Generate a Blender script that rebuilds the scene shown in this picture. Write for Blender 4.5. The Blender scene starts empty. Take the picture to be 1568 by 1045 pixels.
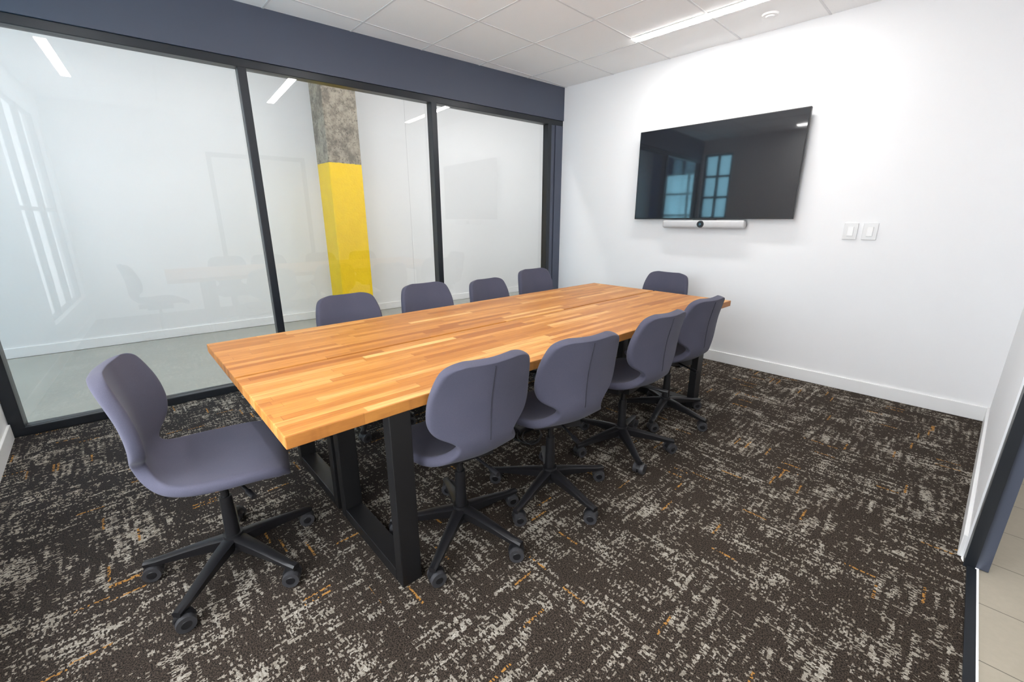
import bpy, bmesh, math, random
from mathutils import Vector, Matrix
random.seed(4)
S=bpy.context.scene
try:
    S.view_settings.view_transform='Standard'
    S.view_settings.look='None'
    S.view_settings.exposure=0.5
except Exception as e: print(e)

# ---------------------------------------------------------------- node helpers
class G:
    def __init__(s,name):
        s.m=bpy.data.materials.new(name); s.m.use_nodes=True
        s.nt=s.m.node_tree; s.nt.nodes.clear()
        s.out=s.nt.nodes.new('ShaderNodeOutputMaterial')
    def n(s,t,**k):
        nd=s.nt.nodes.new(t)
        for a,b in k.items(): setattr(nd,a,b)
        return nd
    def set(s,inp,v):
        if isinstance(v,bpy.types.NodeSocket): s.nt.links.new(v,inp)
        elif v is not None:
            try: inp.default_value=v
            except Exception:
                inp.default_value=(v[0],v[1],v[2],1) if len(v)==3 else v
    def math(s,op,a,b=None,c=None,clamp=False):
        nd=s.n('ShaderNodeMath',operation=op); nd.use_clamp=clamp
        s.set(nd.inputs[0],a)
        if b is not None: s.set(nd.inputs[1],b)
        if c is not None: s.set(nd.inputs[2],c)
        return nd.outputs[0]
    def mixf(s,f,a,b):
        nd=s.n('ShaderNodeMix',data_type='FLOAT'); s.set(nd.inputs[0],f); s.set(nd.inputs[2],a); s.set(nd.inputs[3],b); return nd.outputs[0]
    def mixc(s,f,a,b,mode='MIX'):
        nd=s.n('ShaderNodeMix',data_type='RGBA',blend_type=mode); s.set(nd.inputs[0],f)
        s.set(nd.inputs[6],a if isinstance(a,bpy.types.NodeSocket) else (*a,1)); s.set(nd.inputs[7],b if isinstance(b,bpy.types.NodeSocket) else (*b,1)); return nd.outputs[2]
    def xyz(s,v):
        nd=s.n('ShaderNodeSeparateXYZ'); s.set(nd.inputs[0],v); return nd.outputs
    def comb(s,x,y,z=0.0):
        nd=s.n('ShaderNodeCombineXYZ'); s.set(nd.inputs[0],x); s.set(nd.inputs[1],y); s.set(nd.inputs[2],z); return nd.outputs[0]
    def noise(s,v,scale,detail=2.0,rough=.5):
        nd=s.n('ShaderNodeTexNoise'); s.set(nd.inputs['Vector'],v); nd.inputs['Scale'].default_value=scale
        nd.inputs['Detail'].default_value=detail; nd.inputs['Roughness'].default_value=rough; return nd.outputs[0]
    def wn(s,v):
        nd=s.n('ShaderNodeTexWhiteNoise',noise_dimensions='3D'); s.set(nd.inputs['Vector'],v); return nd.outputs[0]
    def ss(s,v,a,b,o0=0.0,o1=1.0):
        nd=s.n('ShaderNodeMapRange',interpolation_type='SMOOTHSTEP'); s.set(nd.inputs[0],v)
        for i,k in enumerate((a,b,o0,o1)): nd.inputs[i+1].default_value=k
        return nd.outputs[0]
    def obj(s): return s.n('ShaderNodeTexCoord').outputs['Object']
    def pos(s): return s.n('ShaderNodeNewGeometry').outputs['Position']
    def bsdf(s,col,rough=.5,metal=0.0,bump=None,bstr=.2,bdist=.002,spec=None,coat=None,sheen=None):
        b=s.n('ShaderNodeBsdfPrincipled')
        s.set(b.inputs['Base Color'],col if isinstance(col,bpy.types.NodeSocket) else (*col,1))
        s.set(b.inputs['Roughness'],rough); b.inputs['Metallic'].default_value=metal
        if spec is not None: b.inputs['Specular IOR Level'].default_value=spec
        if coat is not None: b.inputs['Coat Weight'].default_value=coat; b.inputs['Coat Roughness'].default_value=.15
        if sheen is not None: b.inputs['Sheen Weight'].default_value=sheen
        if bump is not None:
            bp=s.n('ShaderNodeBump'); bp.inputs['Strength'].default_value=bstr; bp.inputs['Distance'].default_value=bdist
            s.set(bp.inputs['Height'],bump); s.nt.links.new(bp.outputs[0],b.inputs['Normal'])
        s.nt.links.new(b.outputs[0],s.out.inputs[0]); return s.m
def simple(name,c,r=.5,metal=0.0,var=.04,scale=30,spec=None):
    g=G(name); n=g.noise(g.obj(),scale,2)
    f=g.math('MULTIPLY_ADD',n,var*2,1-var)
    col=g.mixc(1.0,c,g.comb(f,f,f),'MULTIPLY')
    return g.bsdf(col,r,metal,spec=spec)
def sr(r,g,b):
    f=lambda c:(c/255/12.92) if c/255<=.04045 else ((c/255+.055)/1.055)**2.4
    return (f(r),f(g),f(b))
def emis(name,c,st):
    g=G(name); e=g.n('ShaderNodeEmission'); e.inputs[0].default_value=(*c,1); e.inputs[1].default_value=st
    g.nt.links.new(e.outputs[0],g.out.inputs[0]); return g.m

# ---------------------------------------------------------------- materials
def m_wall(name,c):
    g=G(name); n=g.noise(g.pos(),180,3); n2=g.noise(g.pos(),1.3,2)
    f=g.math('MULTIPLY_ADD',n2,.03,.985)
    return g.bsdf(g.mixc(1.0,c,g.comb(f,f,f),'MULTIPLY'),.6,bump=n,bstr=.05,bdist=.001,spec=.3)
WALL=m_wall('wall_paint',(.87,.87,.88))
WALLC=m_wall('corridor_paint',(.84,.845,.85))
BLUEW=m_wall('tv_reflection_blue',sr(30,95,160))  # blue put on an unseen corridor wall to colour the TV's reflection
TRIM=simple('trim_white',(.87,.87,.87),.4,var=.01)
BEAM=simple('slate_beam_paint',sr(74,80,96),.5,var=.03,scale=3)
FRAME=simple('black_aluminium',sr(36,40,46),.35,.2,var=.03)
BLK=simple('black_powdercoat',(.009,.009,.010),.4,.0,var=.1)
PLAS=simple('black_plastic',(.010,.010,.012),.38,var=.1)
WHEEL=simple('caster_rubber',(.042,.042,.047),.45,var=.1)
CHROME=simple('gas_lift_steel',(.05,.05,.055),.25,.7)
JOINT=simple('drywall_joint_grey',(.62,.62,.63),.6)  # plain grey for the thin vertical wall joint
def m_ceiling():
    g=G('ceiling_tile'); p=g.pos(); n=g.noise(p,260,3,.7); n2=g.noise(p,70,2)
    c=g.mixc(g.ss(n,.60,.72),(.95,.95,.95),(.89,.89,.89))
    return g.bsdf(c,.8,bump=g.math('ADD',n,n2),bstr=.10,bdist=.002)
CEIL=m_ceiling()
def m_carpet():
    g=G('carpet_tiles'); p=g.pos(); x,y,_=g.xyz(p)
    nd=g.n('ShaderNodeTexNoise'); g.set(nd.inputs['Vector'],p); nd.inputs['Scale'].default_value=80; nd.inputs['Detail'].default_value=2
    dx,dy,_z=g.xyz(nd.outputs[1])
    tx=g.math('FLOOR',g.math('DIVIDE',x,.5)); ty=g.math('FLOOR',g.math('DIVIDE',y,.5))
    par=g.math('MODULO',g.math('ADD',g.math('ADD',tx,ty),100.0),2.0)
    par=g.math('GREATER_THAN',par,.5)
    xd=g.math('ADD',x,g.math('MULTIPLY_ADD',dx,.010,-.005)); yd=g.math('ADD',y,g.math('MULTIPLY_ADD',dy,.010,-.005))
    u=g.mixf(par,xd,yd); v=g.mixf(par,yd,xd)
    cell=g.comb(g.math('FLOOR',g.math('DIVIDE',u,.0050)),g.math('FLOOR',g.math('DIVIDE',v,.0095)),par)
    w=g.wn(cell)
    tileofs=g.wn(g.comb(tx,ty,3.0))
    line=g.noise(g.comb(g.math('MULTIPLY',u,7.0),g.math('MULTIPLY',v,52.0),g.math('MULTIPLY',tileofs,7.0)),1.0,2,.5)
    cross=g.noise(g.comb(g.math('MULTIPLY',u,46.0),g.math('MULTIPLY',v,8.0),g.math('MULTIPLY',tileofs,3.0)),1.0,2,.5)
    low=g.noise(p,5.0,3,.6)
    m=g.math('ADD',g.math('MULTIPLY',line,.55),g.math('MULTIPLY',cross,.30))
    m=g.math('ADD',m,g.math('MULTIPLY',low,.42))
    prob=g.ss(m,.585,.82,0.02,.85)
    wh=g.math('LESS_THAN',w,prob)
    fine=g.noise(p,420,2,.7)
    wh=g.math('MULTIPLY',wh,g.ss(fine,.32,.5))
    fine2=g.noise(p,210,3,.7)
    base=g.mixc(g.ss(fine2,.38,.64),sr(30,27,25),sr(86,75,66))
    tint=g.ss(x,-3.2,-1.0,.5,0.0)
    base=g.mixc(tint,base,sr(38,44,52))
    col=g.mixc(wh,base,g.mixc(w,sr(148,140,128),sr(214,207,196)))
    c2=g.comb(g.math('FLOOR',g.math('DIVIDE',u,.10)),g.math('FLOOR',g.math('DIVIDE',v,.0085)),g.math('ADD',par,5.0))
    w2=g.wn(c2); o=g.math('MULTIPLY',g.math('GREATER_THAN',w2,.987),g.math('LESS_THAN',w,.60))
    o=g.math('MULTIPLY',o,g.ss(fine,.3,.45))
    col=g.mixc(o,col,sr(184,134,70))
    return g.bsdf(col,.95,bump=g.math('ADD',fine,fine2),bstr=.6,bdist=.006,spec=.1)
CARPET=m_carpet()
def m_wood():
    g=G('butcher_block_oak'); p=g.obj(); x,y,z=g.xyz(p)
    rx=g.math('FLOOR',g.math('DIVIDE',x,.036)); r=g.wn(g.comb(rx,2.0,1.0))
    ly=g.math('ADD',g.math('DIVIDE',y,g.math('MULTIPLY_ADD',r,.32,.36)),g.math('MULTIPLY',r,9.0))
    w=g.wn(g.comb(rx,g.math('FLOOR',ly),4.0))
    gr=g.noise(g.comb(g.math('MULTIPLY',x,110.0),g.math('MULTIPLY',y,5.0),g.math('MULTIPLY_ADD',w,20.0,g.math('MULTIPLY',z,20.0))),1.0,4,.65)
    gr2=g.noise(g.comb(g.math('MULTIPLY',x,300.0),g.math('MULTIPLY',y,12.0),g.math('MULTIPLY',w,30.0)),1.0,3,.6)
    cr=g.n('ShaderNodeValToRGB'); g.set(cr.inputs[0],w)
    e=cr.color_ramp.elements; e[0].position=0; e[0].color=(*sr(158,95,40),1); e[1].position=1; e[1].color=(*sr(230,180,112),1)
    for q,c in ((.12,sr(176,113,50)),(.4,sr(193,129,60)),(.7,sr(201,138,68)),(.88,sr(213,153,84))):
        k=e.new(q); k.color=(*c,1)
    col=g.mixc(g.ss(gr,.35,.75,0,.6),cr.outputs[0],sr(150,89,37))
    col=g.mixc(g.ss(gr2,.55,.75,0,.45),col,sr(132,77,33))
    fx=g.math('FRACT',g.math('DIVIDE',x,.036)); fy=g.math('FRACT',ly)
    e1=g.math('MAXIMUM',g.math('LESS_THAN',fx,.03),g.math('LESS_THAN',fy,.004))
    col=g.mixc(g.math('MULTIPLY',e1,.4),col,sr(120,66,27))
    return g.bsdf(col,g.math('MULTIPLY_ADD',gr,.12,.36),bump=gr,bstr=.06,bdist=.001,spec=.4)
WOOD=m_wood()
def m_fabric():
    g=G('slate_grey_fabric'); p=g.obj()
    n=g.noise(p,600,2,.7); n2=g.noise(p,9,2)
    c=g.mixc(n,sr(67,67,82),sr(92,91,107)); c=g.mixc(g.ss(n2,.3,.7,0,.15),c,sr(62,66,84))
    return g.bsdf(c,.85,bump=n,bstr=.25,bdist=.001,sheen=.08,spec=.2)
FAB=m_fabric()
SEAM=simple('seam_thread',(.025,.025,.038),.8)
def m_concrete(name,c,r=.25,tile=None):
    g=G(name); p=g.pos(); n=g.noise(p,1.6,5,.6); n2=g.noise(p,40,3,.7)
    f=g.math('ADD',g.math('MULTIPLY',n,.3),g.math('MULTIPLY',n2,.16)); f=g.math('ADD',f,.77)
    col=g.mixc(1.0,c,g.comb(f,f,f),'MULTIPLY')
    if tile:
        x,y,_=g.xyz(p)
        a=g.math('LESS_THAN',g.math('FRACT',g.math('DIVIDE',g.math('ADD',x,.07),tile)),.012); b=g.math('LESS_THAN',g.math('FRACT',g.math('DIVIDE',g.math('ADD',y,.05),tile)),.012)
        col=g.mixc(g.math('MAXIMUM',a,b),col,sr(105,100,90))
    return g.bsdf(col,r,bump=n2,bstr=.05)
CONC=m_concrete('polished_concrete',sr(156,156,148),.2)
TILE=m_concrete('entry_stone_tile',sr(176,168,152),.35,.3)
def m_column():
    g=G('concrete_and_yellow_paint'); p=g.pos(); x,y,z=g.xyz(p)
    n=g.noise(p,9,6,.75); n2=g.noise(p,45,4,.7)
    con=g.mixc(g.ss(n,.38,.62),sr(108,101,90),sr(162,153,137)); con=g.mixc(g.ss(n2,.54,.64,0,.75),con,sr(70,62,54))
    yel=g.mixc(g.ss(n,.3,.75,0,.4),sr(246,206,5),sr(228,182,2))
    yel=g.mixc(g.ss(n2,.64,.74,0,.5),yel,sr(184,142,15))
    zz=g.math('ADD',z,g.math('MULTIPLY_ADD',n2,.02,-.01))
    col=g.mixc(g.math('LESS_THAN',zz,1.965),con,yel)
    return g.bsdf(col,.6,bump=g.math('ADD',n,n2),bstr=.5,bdist=.01)
COLM=m_column()
def m_glass(name,t0):
    g=G(name); fr=g.n('ShaderNodeFresnel')
    # same dielectric Fresnel on both faces (thin pane, no refraction)
    bf=g.n('ShaderNodeNewGeometry').outputs['Backfacing']
    g.set(fr.inputs[0],g.mixf(bf,1.5,1/1.5))
    t=g.n('ShaderNodeBsdfTransparent'); t.inputs[0].default_value=(*t0,1)
    gl=g.n('ShaderNodeBsdfGlossy'); gl.inputs['Roughness'].default_value=0.0
    mx=g.n('ShaderNodeMixShader'); g.nt.links.new(fr.outputs[0],mx.inputs[0]); g.nt.links.new(t.outputs[0],mx.inputs[1]); g.nt.links.new(gl.outputs[0],mx.inputs[2])
    g.nt.links.new(mx.outputs[0],g.out.inputs[0]); return g.m
GLASS=m_glass('clear_glass',(.98,.982,.982))
TINT=m_glass('tinted_glass',(.6,.88,.98))
LED=emis('led_diffuser',(1,.985,.96),46)
LEDC=emis('led_corridor_fill',(1,.985,.97),44)
SCREEN=simple('tv_screen_glass',(.016,.018,.023),.04,spec=.75)
GREYP=simple('light_grey_plastic',(.55,.55,.56),.4)
SWP=simple('switch_plate_plastic',(.74,.74,.74),.35,var=.01)

# ---------------------------------------------------------------- mesh helpers
def mkobj(name,bm,mat,parent=None,smooth=False):
    me=bpy.data.meshes.new(name); bm.normal_update(); bm.to_mesh(me); bm.free()
    if isinstance(mat,(list,tuple)):
        for m in mat: me.materials.append(m)
    else: me.materials.append(mat)
    if smooth:
        for p in me.polygons: p.use_smooth=True
    o=bpy.data.objects.new(name,me); S.collection.objects.link(o)
    if parent: o.parent=parent
    return o
def prism_bm(bm,pts,z0,z1,mi=0):
    a=[bm.verts.new((x,y,z0)) for x,y in pts]; b=[bm.verts.new((x,y,z1)) for x,y in pts]
    n=len(pts); fs=[bm.faces.new(a[::-1]),bm.faces.new(b)]
    for i in range(n): fs.append(bm.faces.new((a[i],a[(i+1)%n],b[(i+1)%n],b[i])))
    for f in fs: f.material_index=mi
    bmesh.ops.recalc_face_normals(bm,faces=fs)
    return fs
def bx(bm,x0,x1,y0,y1,z0,z1,mi=0): return prism_bm(bm,[(x0,y0),(x1,y0),(x1,y1),(x0,y1)],z0,z1,mi)
def prism(name,pts,z0,z1,mat,parent=None,bevel=0):
    bm=bmesh.new(); prism_bm(bm,pts,z0,z1); o=mkobj(name,bm,mat,parent)
    if bevel: bev(o,bevel)
    return o
def box(name,x0,x1,y0,y1,z0,z1,mat,parent=None,bevel=0):
    return prism(name,[(x0,y0),(x1,y0),(x1,y1),(x0,y1)],z0,z1,mat,parent,bevel)
def bev(o,w,seg=2):
    m=o.modifiers.new('bevel','BEVEL'); m.width=w; m.segments=seg; m.limit_method='ANGLE'
def cyl_bm(bm,p0,p1,r0,r1=None,seg=20,mi=0):
    r1=r0 if r1 is None else r1
    p0=Vector(p0); p1=Vector(p1); d=(p1-p0); L=d.length
    q=Vector((0,0,1)).rotation_difference(d.normalized()).to_matrix().to_4x4()
    r=bmesh.ops.create_cone(bm,cap_ends=True,segments=seg,radius1=r0,radius2=r1,depth=L,matrix=Matrix.Translation((p0+p1)/2)@q)
    for v in r['verts']:
        for f in v.link_faces: f.material_index=mi
def autosm(o,ang=40):
    for p in o.data.polygons: p.use_smooth=True
    m=o.modifiers.new('es','EDGE_SPLIT'); m.split_angle=math.radians(ang)
def empty(name,loc=(0,0,0),rz=0):
    e=bpy.data.objects.new(name,None); S.collection.objects.link(e); e.location=loc; e.rotation_euler=(0,0,rz); e.empty_display_size=.2; return e

# ---------------------------------------------------------------- room shell
H=2.74
K=(-3.51,4.15); D=(-.0817,-.9967); NQ=(-.9967,.0817)
def W(s,q): return (K[0]+s*D[0]+q*NQ[0],K[1]+s*D[1]+q*NQ[1])
def rect(s0,s1,q0,q1): return [W(s0,q0),W(s1,q0),W(s1,q1),W(s0,q1)]
prism('floor',[W(-.0,.1),(.30,4.16),(.22,2.30),(.25,2.2),(.235,-.62),W(4.8,.1)],-.06,0,CARPET)
prism('floor_corridor',rect(-4.0,7.9,.1,3.6),-.06,-.002,CONC)
box('floor_entry',.27,3.0,-.6,4.3,-.06,-.003,TILE)
prism('trim_threshold',[(.235,1.0),(.262,1.0),(.262,2.25),(.235,2.25)],-.01,.008,FRAME)
prism('ceiling',[W(0,.1),(.6,4.15),(.6,-.75),W(4.92,.1)],H,H+.1,CEIL)
box('wall_back',-3.60,.42,4.15,4.27,0,H+.6,WALL)
prism('wall_right',[(.30,4.16),(.22,2.31),(.30,2.31),(.40,4.16)],0,H,WALL)
bm=bmesh.new(); bx(bm,.235,.36,-.72,1.0,0,H); bx(bm,.235,.30,1.0,2.31,2.2,H); mkobj('wall_right_near',bm,WALL)
def wall_with_windows(name,x0,x1,y0,y1,wins,mat):
    bm=bmesh.new(); x=x0
    for a,b,z0,z1 in wins:
        bx(bm,x,a,y0,y1,0,H); bx(bm,a,b,y0,y1,0,z0); bx(bm,a,b,y0,y1,z1,H); x=b
    bx(bm,x,x1,y0,y1,0,H); return mkobj(name,bm,mat)
wins=[(-3.85,-3.33,.95,2.5),(-2.0,.02,.35,2.5)]  # second opening is an added window behind the camera, to brighten the ceiling
wall_with_windows('wall_front',-3.92,.25,-.72,-.6,wins,WALL)
for i,(wx0,wx1,wz0,wz1) in enumerate(wins):
    w=empty('window_%d'%(i+1))
    bm=bmesh.new(); nc=2 if i==0 else 3; nr=4 if i==0 else 2
    for k in range(nc+1):
        a=wx0+(wx1-wx0-.04)*k/nc; bx(bm,a,a+.04,-.69,-.64,wz0,wz1)
    for k in range(nr+1):
        z=wz0+(wz1-wz0-.04)*k/nr; bx(bm,wx0,wx1,-.68,-.65,z,z+.04)
    mkobj('window_frame',bm,FRAME,w); box('window_pane',wx0,wx1,-.668,-.662,wz0,wz1,TINT if i==0 else GLASS,w)
box('baseboard_back',-3.5,.30,4.135,4.155,0,.10,TRIM,bevel=.003)
prism('baseboard_right',[(.30,4.15),(.221,2.312),(.207,2.312),(.286,4.15)],0,.10,TRIM,bevel=.003)
box('baseboard_front',-3.88,.235,-.605,-.588,0,.10,TRIM,bevel=.003)
d=empty('door_1')
bm=bmesh.new(); bx(bm,.226,.258,2.25,2.31,0,2.2); bx(bm,.226,.28,1.0,2.31,2.2,2.26); bx(bm,.226,.28,1.0,1.06,0,2.2); mkobj('door_frame',bm,FRAME,d)
bm=bmesh.new(); bx(bm,.258,.295,2.27,2.31,0,2.2); mkobj('door_frame_outer',bm,BEAM,d)
box('wall_entry',2.6,2.7,-.7,4.3,0,H,WALL)
box('wall_entry_back',.42,2.7,4.2,4.3,0,H,WALL); box('wall_entry_front',.36,2.7,-.7,-.6,0,H,WALL)
box('ceiling_entry',.36,2.7,-.7,4.3,H,H+.1,WALL)

# ---- glass partition
bm=bmesh.new()
prism_bm(bm,rect(-.0,4.92,-.012,.13),2.40,H)
mkobj('trim_beam',bm,BEAM)
gp=empty('window_3')
bm=bmesh.new()
for a,b in ((.175,.225),(1.64,1.695),(3.155,3.21),(4.70,4.765)): prism_bm(bm,rect(a,b,.0,.09),.05,2.35)
prism_bm(bm,rect(.175,4.765,0,.09),0,.055); prism_bm(bm,rect(0.0,4.765,0,.09),2.345,2.40)
o=mkobj('partition_frame',bm,FRAME,gp); bev(o,.004)
bm=bmesh.new(); prism_bm(bm,rect(.12,.17,.01,.09),0,2.345); prism_bm(bm,rect(.0,.11,.0,.09),0,2.345); mkobj('partition_end_post',bm,BEAM,gp)
for i,(a,b) in enumerate(((.225,1.64),(1.695,3.155),(3.21,4.70))):
    prism('pane_%d'%(i+1),[W(a,.066),W(b,.018),W(b,.026),W(a,.074)],.055,2.345,GLASS,gp)

# ---- corridor
HC=3.35
prism('wall_corridor',rect(-2.05,7.8,2.38,2.5),0,HC,WALLC)
prism('trim_1',rect(.796,.800,2.378,2.383),.1,HC,JOINT)
prism('baseboard_corridor',rect(-2.05,7.8,2.365,2.385),0,.10,TRIM,bevel=.003)
prism('wall_corridor_recess',rect(-4.0,-1.9,2.9,3.0),0,HC,WALLC)
prism('wall_corridor_end',rect(-4.1,-4.0,.0,3.1),0,HC,WALLC)
prism('wall_corridor_side',rect(-4.0,-.13,.0,.09),0,HC,WALLC)
bm=bmesh.new()
prism_bm(bm,rect(7.8,7.9,.0,.7),0,HC);prism_bm(bm,rect(7.8,7.9,2.0,2.5),0,HC);prism_bm(bm,rect(7.8,7.9,.7,2.0),0,.9);prism_bm(bm,rect(7.8,7.9,.7,2.0),2.5,HC)
mkobj('wall_corridor_near',bm,BLUEW)
prism('wall_corridor_side_near',rect(4.77,7.8,.0,.12),0,HC,WALLC)
prism('wall_over_beam',rect(-.1,4.92,.02,.13),H,HC,WALLC)
prism('ceiling_corridor',rect(-4.1,7.9,.0,3.1),HC,HC+.1,WALLC)
w=empty('window_4')
bm=bmesh.new()
for a in (.7,1.33,1.95): prism_bm(bm,rect(7.82,7.87,a,a+.05),.9,2.5)
for z in (.9,1.4,1.95,2.45): prism_bm(bm,rect(7.825,7.865,.7,2.0),z,z+.05)
mkobj('window_frame',bm,FRAME,w); prism('window_pane',rect(7.843,7.847,.7,2.0),.9,2.5,TINT,w)
bm=bmesh.new(); prism_bm(bm,[(-5.37,2.16),(-5.37,2.565),(-5.73,2.565),(-5.73,2.16)],0,HC)
o=mkobj('concrete_column',bm,COLM); bev(o,.012,2)
def strip(name,c,L,ang,z,wd=.075,st=LED):
    e=empty(name,(c[0],c[1],z),ang)
    box('lens',-L/2,L/2,-wd/2,wd/2,-.008,.012,st,e)
    bm=bmesh.new()
    bx(bm,-L/2-.008,L/2+.008,wd/2,wd/2+.008,-.004,.01); bx(bm,-L/2-.008,L/2+.008,-wd/2-.008,-wd/2,-.004,.01)
    bx(bm,-L/2-.008,-L/2,-wd/2,wd/2,-.004,.01); bx(bm,L/2,L/2+.008,-wd/2,wd/2,-.004,.01)
    mkobj('housing',bm,TRIM,e)
    return e
for y in (3.53,1.68,-.17): strip('linear_ceiling_light',(-1.64,y),1.22,0,H)
for s in (-1.2,.9,3.0,5.2):
    c=W(s,.62); strip('linear_ceiling_light',c,1.5,math.radians(90)-math.radians(4.7),HC-.005,.09,LEDC)  # strips added out of view to light the corridor and its far wall
strip('linear_ceiling_light',(1.5,1.6),1.5,math.radians(90),H-.005,.09,LED)  # added strip, out of view, lighting the entry
bm=bmesh.new()
xs=[-1.03-.61*k for k in range(-2,5)]; ys=[3.60-.61*k for k in range(-1,8)]
for x in xs:
    if -3.8<x<.3: bx(bm,x-.007,x+.007,-.6,4.15,H-.0035,H+.001)
for y in ys:
    if -.6<y<4.15: bx(bm,-3.85+.082*y,.29,y-.007,y+.007,H-.003,H+.001)
mkobj('trim_ceiling_grid',bm,simple('grid_grey',(.74,.74,.75),.5,var=.01))
bm=bmesh.new(); cyl_bm(bm,(0,0,0),(0,0,-.012),.055,.05,32); cyl_bm(bm,(0,0,-.012),(0,0,-.02),.03,.025,24)
o=mkobj('ceiling_sensor',bm,TRIM); autosm(o); o.location=(-1.33,3.83,H)

# ---------------------------------------------------------------- TV, bar, switches
tv=empty('wall_mounted_television',(-1.74,4.07,1.729))
o=box('body',-.71,.71,0,.035,-.407,.407,PLAS,tv,.004)
box('screen',-.702,.702,-.002,.004,-.396,.400,SCREEN,tv)
box('wall_mount',-.25,.25,.03,.085,-.2,.2,PLAS,tv)
sb=empty('video_conference_bar',(-1.755,4.08,1.277))
bm=bmesh.new(); bx(bm,-.375,.375,-.03,.04,-.036,.036); o=mkobj('body',bm,GREYP,sb); bev(o,.02,4); autosm(o)
bm=bmesh.new(); cyl_bm(bm,(0,-.028,0),(0,-.042,0),.032,.028,28); o=mkobj('lens_ring',bm,PLAS,sb)
bm=bmesh.new(); cyl_bm(bm,(0,-.04,0),(0,-.046,0),.014,.012,20); o=mkobj('lens',bm,SCREEN,sb)
box('bracket',-.1,.1,.03,.075,-.02,.04,PLAS,sb)
for x in (-.654,-.538):
    e=empty('light_switch',(x,4.15,1.233))
    box('plate',-.043,.043,-.010,0,-.06,.06,SWP,e,.003); box('rocker',-.018,.018,-.016,-.009,-.034,.034,TRIM,e,.002)

# ---------------------------------------------------------------- table
T=empty('conference_table',(-1.773,1.79,0),math.radians(-1.0))
LX,LY=.615,1.505
box('top_left',-LX,-.007,-LY,LY,.71,.75,WOOD,T,.003)
box('top_right',.007,LX,-LY,LY,.71,.75,WOOD,T,.003)
box('gap_shade_strip',-.008,.008,-LY+.004,LY-.004,.712,.736,BLK,T)  # black strip added as painted shade so the gap between tops looks dark
bm=bmesh.new()
for fy in (-1.15,1.17):
    for sx in (1,-1):
        for cx in (.565,.045):
            a=sx*cx; bx(bm,a-.025,a+.025,fy-.04,fy+.04,.0,.709)
        lo,hi=sorted((sx*.07,sx*.54)); bx(bm,lo,hi,fy-.04,fy+.04,.0,.05); bx(bm,lo,hi,fy-.04,fy+.04,.672,.7095)
o=mkobj('leg_frames',bm,BLK,T); bev(o,.003)

# ---------------------------------------------------------------- chairs
def catmull(rows,n):
    out=[]
    for i in range(len(rows)-1):
        p0=rows[max(i-1,0)];p1=rows[i];p2=rows[i+1];p3=rows[min(i+2,len(rows)-1)]
        for k in range(n):
            t=k/n
            out.append(tuple(.5*((2*b)+(-a+c)*t+(2*a-5*b+4*c-d)*t*t+(-a+3*b-3*c+d)*t**3) for a,b,c,d in zip(p0,p1,p2,p3)))
    out.append(rows[-1]); return out
# y, z, halfwidth, wrap at reference x
ROWS=[(.208,.410,.165,0),(.212,.430,.200,0),(.192,.451,.220,.0),(.13,.460,.232,.002),(.04,.454,.236,.008),(-.06,.450,.226,.014),
(-.135,.458,.194,.022),(-.182,.490,.145,.03),(-.204,.530,.118,.04),(-.210,.564,.148,.05),(-.210,.596,.198,.055),(-.212,.645,.222,.056),
(-.219,.715,.219,.054),(-.230,.770,.208,.050),(-.239,.812,.194,.046),(-.244,.835,.178,.043),(-.247,.850,.148,.040),(-.249,.858,.10,.038)]
def shell_mesh():
    R=catmull(ROWS,2); bm=bmesh.new(); nc=13; grid=[]; cen=[]
    for i,(y,z,hw,c) in enumerate(R):
        a=R[max(i-1,0)]; b=R[min(i+1,len(R)-1)]
        t=Vector((0,b[0]-a[0],b[1]-a[1])).normalized()
        nn=Vector((0,t.z,-t.y))
        row=[]
        for k in range(nc):
            u=-1+2*k/(nc-1); uu=math.sin(u*math.pi/2)*.35+u*.65; xx=hw*uu
            row.append(bm.verts.new(Vector((xx,y,z))+nn*(c*(abs(xx)/.222)**1.5)))
        grid.append(row); cen.append((Vector((0,y,z)),nn))
    for i in range(len(grid)-1):
        for k in range(nc-1): bm.faces.new((grid[i][k],grid[i][k+1],grid[i+1][k+1],grid[i+1][k]))
    return bm,cen
bm,cen=shell_mesh()
bmesh.ops.recalc_face_normals(bm,faces=bm.faces)
tmp=mkobj('shell_src',bm,FAB,None,True)
m=tmp.modifiers.new('sol','SOLIDIFY'); m.thickness=.040; m.offset=0
m=tmp.modifiers.new('sub','SUBSURF'); m.levels=2; m.render_levels=2
dg=bpy.context.evaluated_depsgraph_get()
SHELL=bpy.data.meshes.new_from_object(tmp.evaluated_get(dg)); SHELL.name='upholstered_shell'
bpy.data.objects.remove(tmp)
for p in SHELL.polygons: p.use_smooth=True
def tube(name,pts,r,mat,cyc=False):
    cu=bpy.data.curves.new(name,'CURVE'); cu.dimensions='3D'; cu.bevel_depth=r; cu.bevel_resolution=2; cu.use_fill_caps=True
    sp=cu.splines.new('NURBS'); sp.points.add(len(pts)-1); sp.order_u=4; sp.use_endpoint_u=True; sp.use_cyclic_u=cyc
    for a,b in zip(sp.points,pts): a.co=(*b,1)
    cu.materials.append(mat); return cu
seam=[c-n*.0198 for c,n in cen[17:-3]]
SEAMC=tube('seam',seam,.0017,SEAM)
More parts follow.
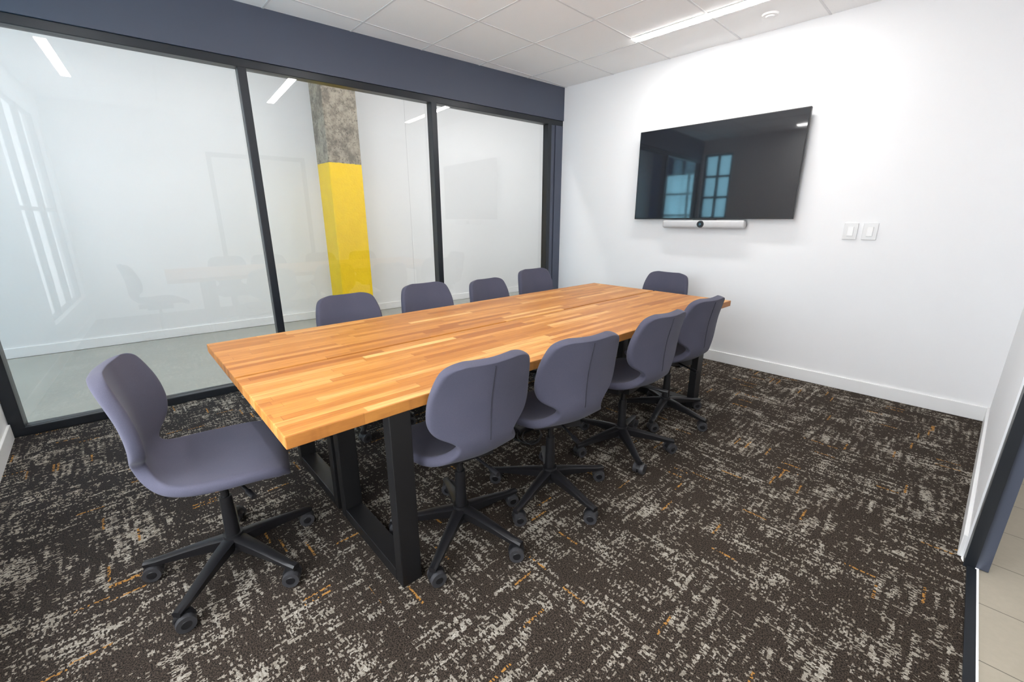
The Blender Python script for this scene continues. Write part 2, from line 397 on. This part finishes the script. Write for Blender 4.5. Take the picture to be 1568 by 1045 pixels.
def base_mesh():
    bm=bmesh.new()
    bx(bm,-.075,.075,-.10,.12,.385,.425); bx(bm,-.045,.045,-.17,-.08,.40,.44)
    cyl_bm(bm,(.07,.03,.402),(.20,.05,.398),.006,.006,10); cyl_bm(bm,(.19,.048,.398),(.235,.055,.396),.011,.009,12)
    cyl_bm(bm,(0,0,.30),(0,0,.395),.014,.014,20,1); cyl_bm(bm,(0,0,.13),(0,0,.305),.025,.021,24)
    cyl_bm(bm,(0,0,.07),(0,0,.14),.042,.034,28)
    for k in range(5):
        a=math.radians(27+72*k); c,s=math.cos(a),math.sin(a); per=Vector((-s,c,0)); dr=Vector((c,s,0))
        secs=[(.02,.085,.132,.027),(.09,.080,.122,.023),(.18,.072,.104,.019),(.26,.062,.086,.016),(.305,.060,.080,.015)]
        rings=[]
        for r,z0,z1,w in secs:
            p=dr*r
            rings.append([bm.verts.new(p+per*w*.8+Vector((0,0,z0))),bm.verts.new(p-per*w*.8+Vector((0,0,z0))),bm.verts.new(p-per*w+Vector((0,0,z1-.006))),bm.verts.new(p-per*w*.5+Vector((0,0,z1))),bm.verts.new(p+per*w*.5+Vector((0,0,z1))),bm.verts.new(p+per*w+Vector((0,0,z1-.006)))])
        for i in range(len(rings)-1):
            for j in range(6): bm.faces.new((rings[i][j],rings[i][(j+1)%6],rings[i+1][(j+1)%6],rings[i+1][j]))
        bm.faces.new(rings[0][::-1]); bm.faces.new(rings[-1])
        ca=a+math.radians([35,-20,60,10,-45][k]); ax=Vector((-math.sin(ca),math.cos(ca),0)); fw=Vector((math.cos(ca),math.sin(ca),0))
        cc=dr*.295-fw*.012+Vector((0,0,.031))
        cyl_bm(bm,dr*.295+Vector((0,0,.045)),dr*.295+Vector((0,0,.068)),.010,.010,12)
        for sg in (1,-1):
            cyl_bm(bm,cc+ax*sg*.006,cc+ax*sg*.028,.031,.029,26,2); cyl_bm(bm,cc+ax*sg*.028,cc+ax*sg*.0295,.016,.014,16,0)
        hp=[]
        for t in range(9):
            th=math.radians(-10+t*25); rr=.034
            hp.append(cc+fw*math.cos(th)*rr*1.0+Vector((0,0,math.sin(th)*rr)))
        hp=[h for h in hp if h.z>.028]
        va=[bm.verts.new(h+ax*.012) for h in hp]; vb=[bm.verts.new(h-ax*.012) for h in hp]
        for i in range(len(hp)-1): bm.faces.new((va[i],va[i+1],vb[i+1],vb[i]))
        cyl_bm(bm,cc-ax*.008,cc+ax*.008,.026,.026,18)
    bmesh.ops.recalc_face_normals(bm,faces=bm.faces)
    return bm
tmp=mkobj('star_base',base_mesh(),[PLAS,CHROME,WHEEL]); autosm(tmp,35); BASE=tmp.data; bpy.data.objects.remove(tmp)
def chair(x,y,rz,brot=0,dz=0):
    e=empty('office_chair',(x,y,0),math.radians(rz))
    s=bpy.data.objects.new('seat_shell',SHELL); S.collection.objects.link(s); s.parent=e; s.location=(0,0,dz)
    s=bpy.data.objects.new('back_seam',SEAMC); S.collection.objects.link(s); s.parent=e; s.location=(0,0,dz)
    b=bpy.data.objects.new('swivel_base',BASE); S.collection.objects.link(b); b.parent=e; b.rotation_euler=(0,0,math.radians(brot-rz))
    m=b.modifiers.new('es','EDGE_SPLIT'); m.split_angle=math.radians(35)
    return e
chair(-1.775,.18,-14,0,.012)                    # near end
chair(-1.30,.935,85,-13); chair(-1.23,1.43,80,-33); chair(-1.23,2.07,86,7); chair(-1.26,2.67,84,-33)   # right row
chair(-2.58,1.14,-90,10,-.02); chair(-2.58,1.74,-92,40,-.006); chair(-2.58,2.37,-88,5,-.03); chair(-2.62,2.97,-92,20,.005)  # left row
chair(-1.88,3.55,178,12,-.01)                   # far end

# cables below table
e=empty('cable_bundle')
for k in range(3):
    pts=[]
    for i in range(10):
        t=i/9*2*math.pi
        pts.append((-1.70+.09*math.cos(t+k)+.02*k,1.75+.10*math.sin(t+k*.7),.008+.006*(k+(i%3)*.5)))
    o=bpy.data.objects.new('cable_%d'%k,tube('cable',pts,.005,PLAS)); S.collection.objects.link(o); o.parent=e
o=box('power_box',-1.83,-1.73,1.72,1.86,0,.045,PLAS,e,.005)

# ---------------------------------------------------------------- world, camera
wd=bpy.data.worlds.new('World'); S.world=wd; wd.use_nodes=True
bg=wd.node_tree.nodes['Background']; bg.inputs[0].default_value=(.93,.965,1,1); bg.inputs[1].default_value=5.8
cam=bpy.data.cameras.new('Camera'); co=bpy.data.objects.new('Camera',cam); S.collection.objects.link(co)
co.location=(0,0,1.32); co.rotation_euler=(math.radians(90-15.87),0,math.radians(46.4))
cam.sensor_width=36; cam.lens=15.06; cam.clip_start=.02
S.camera=co
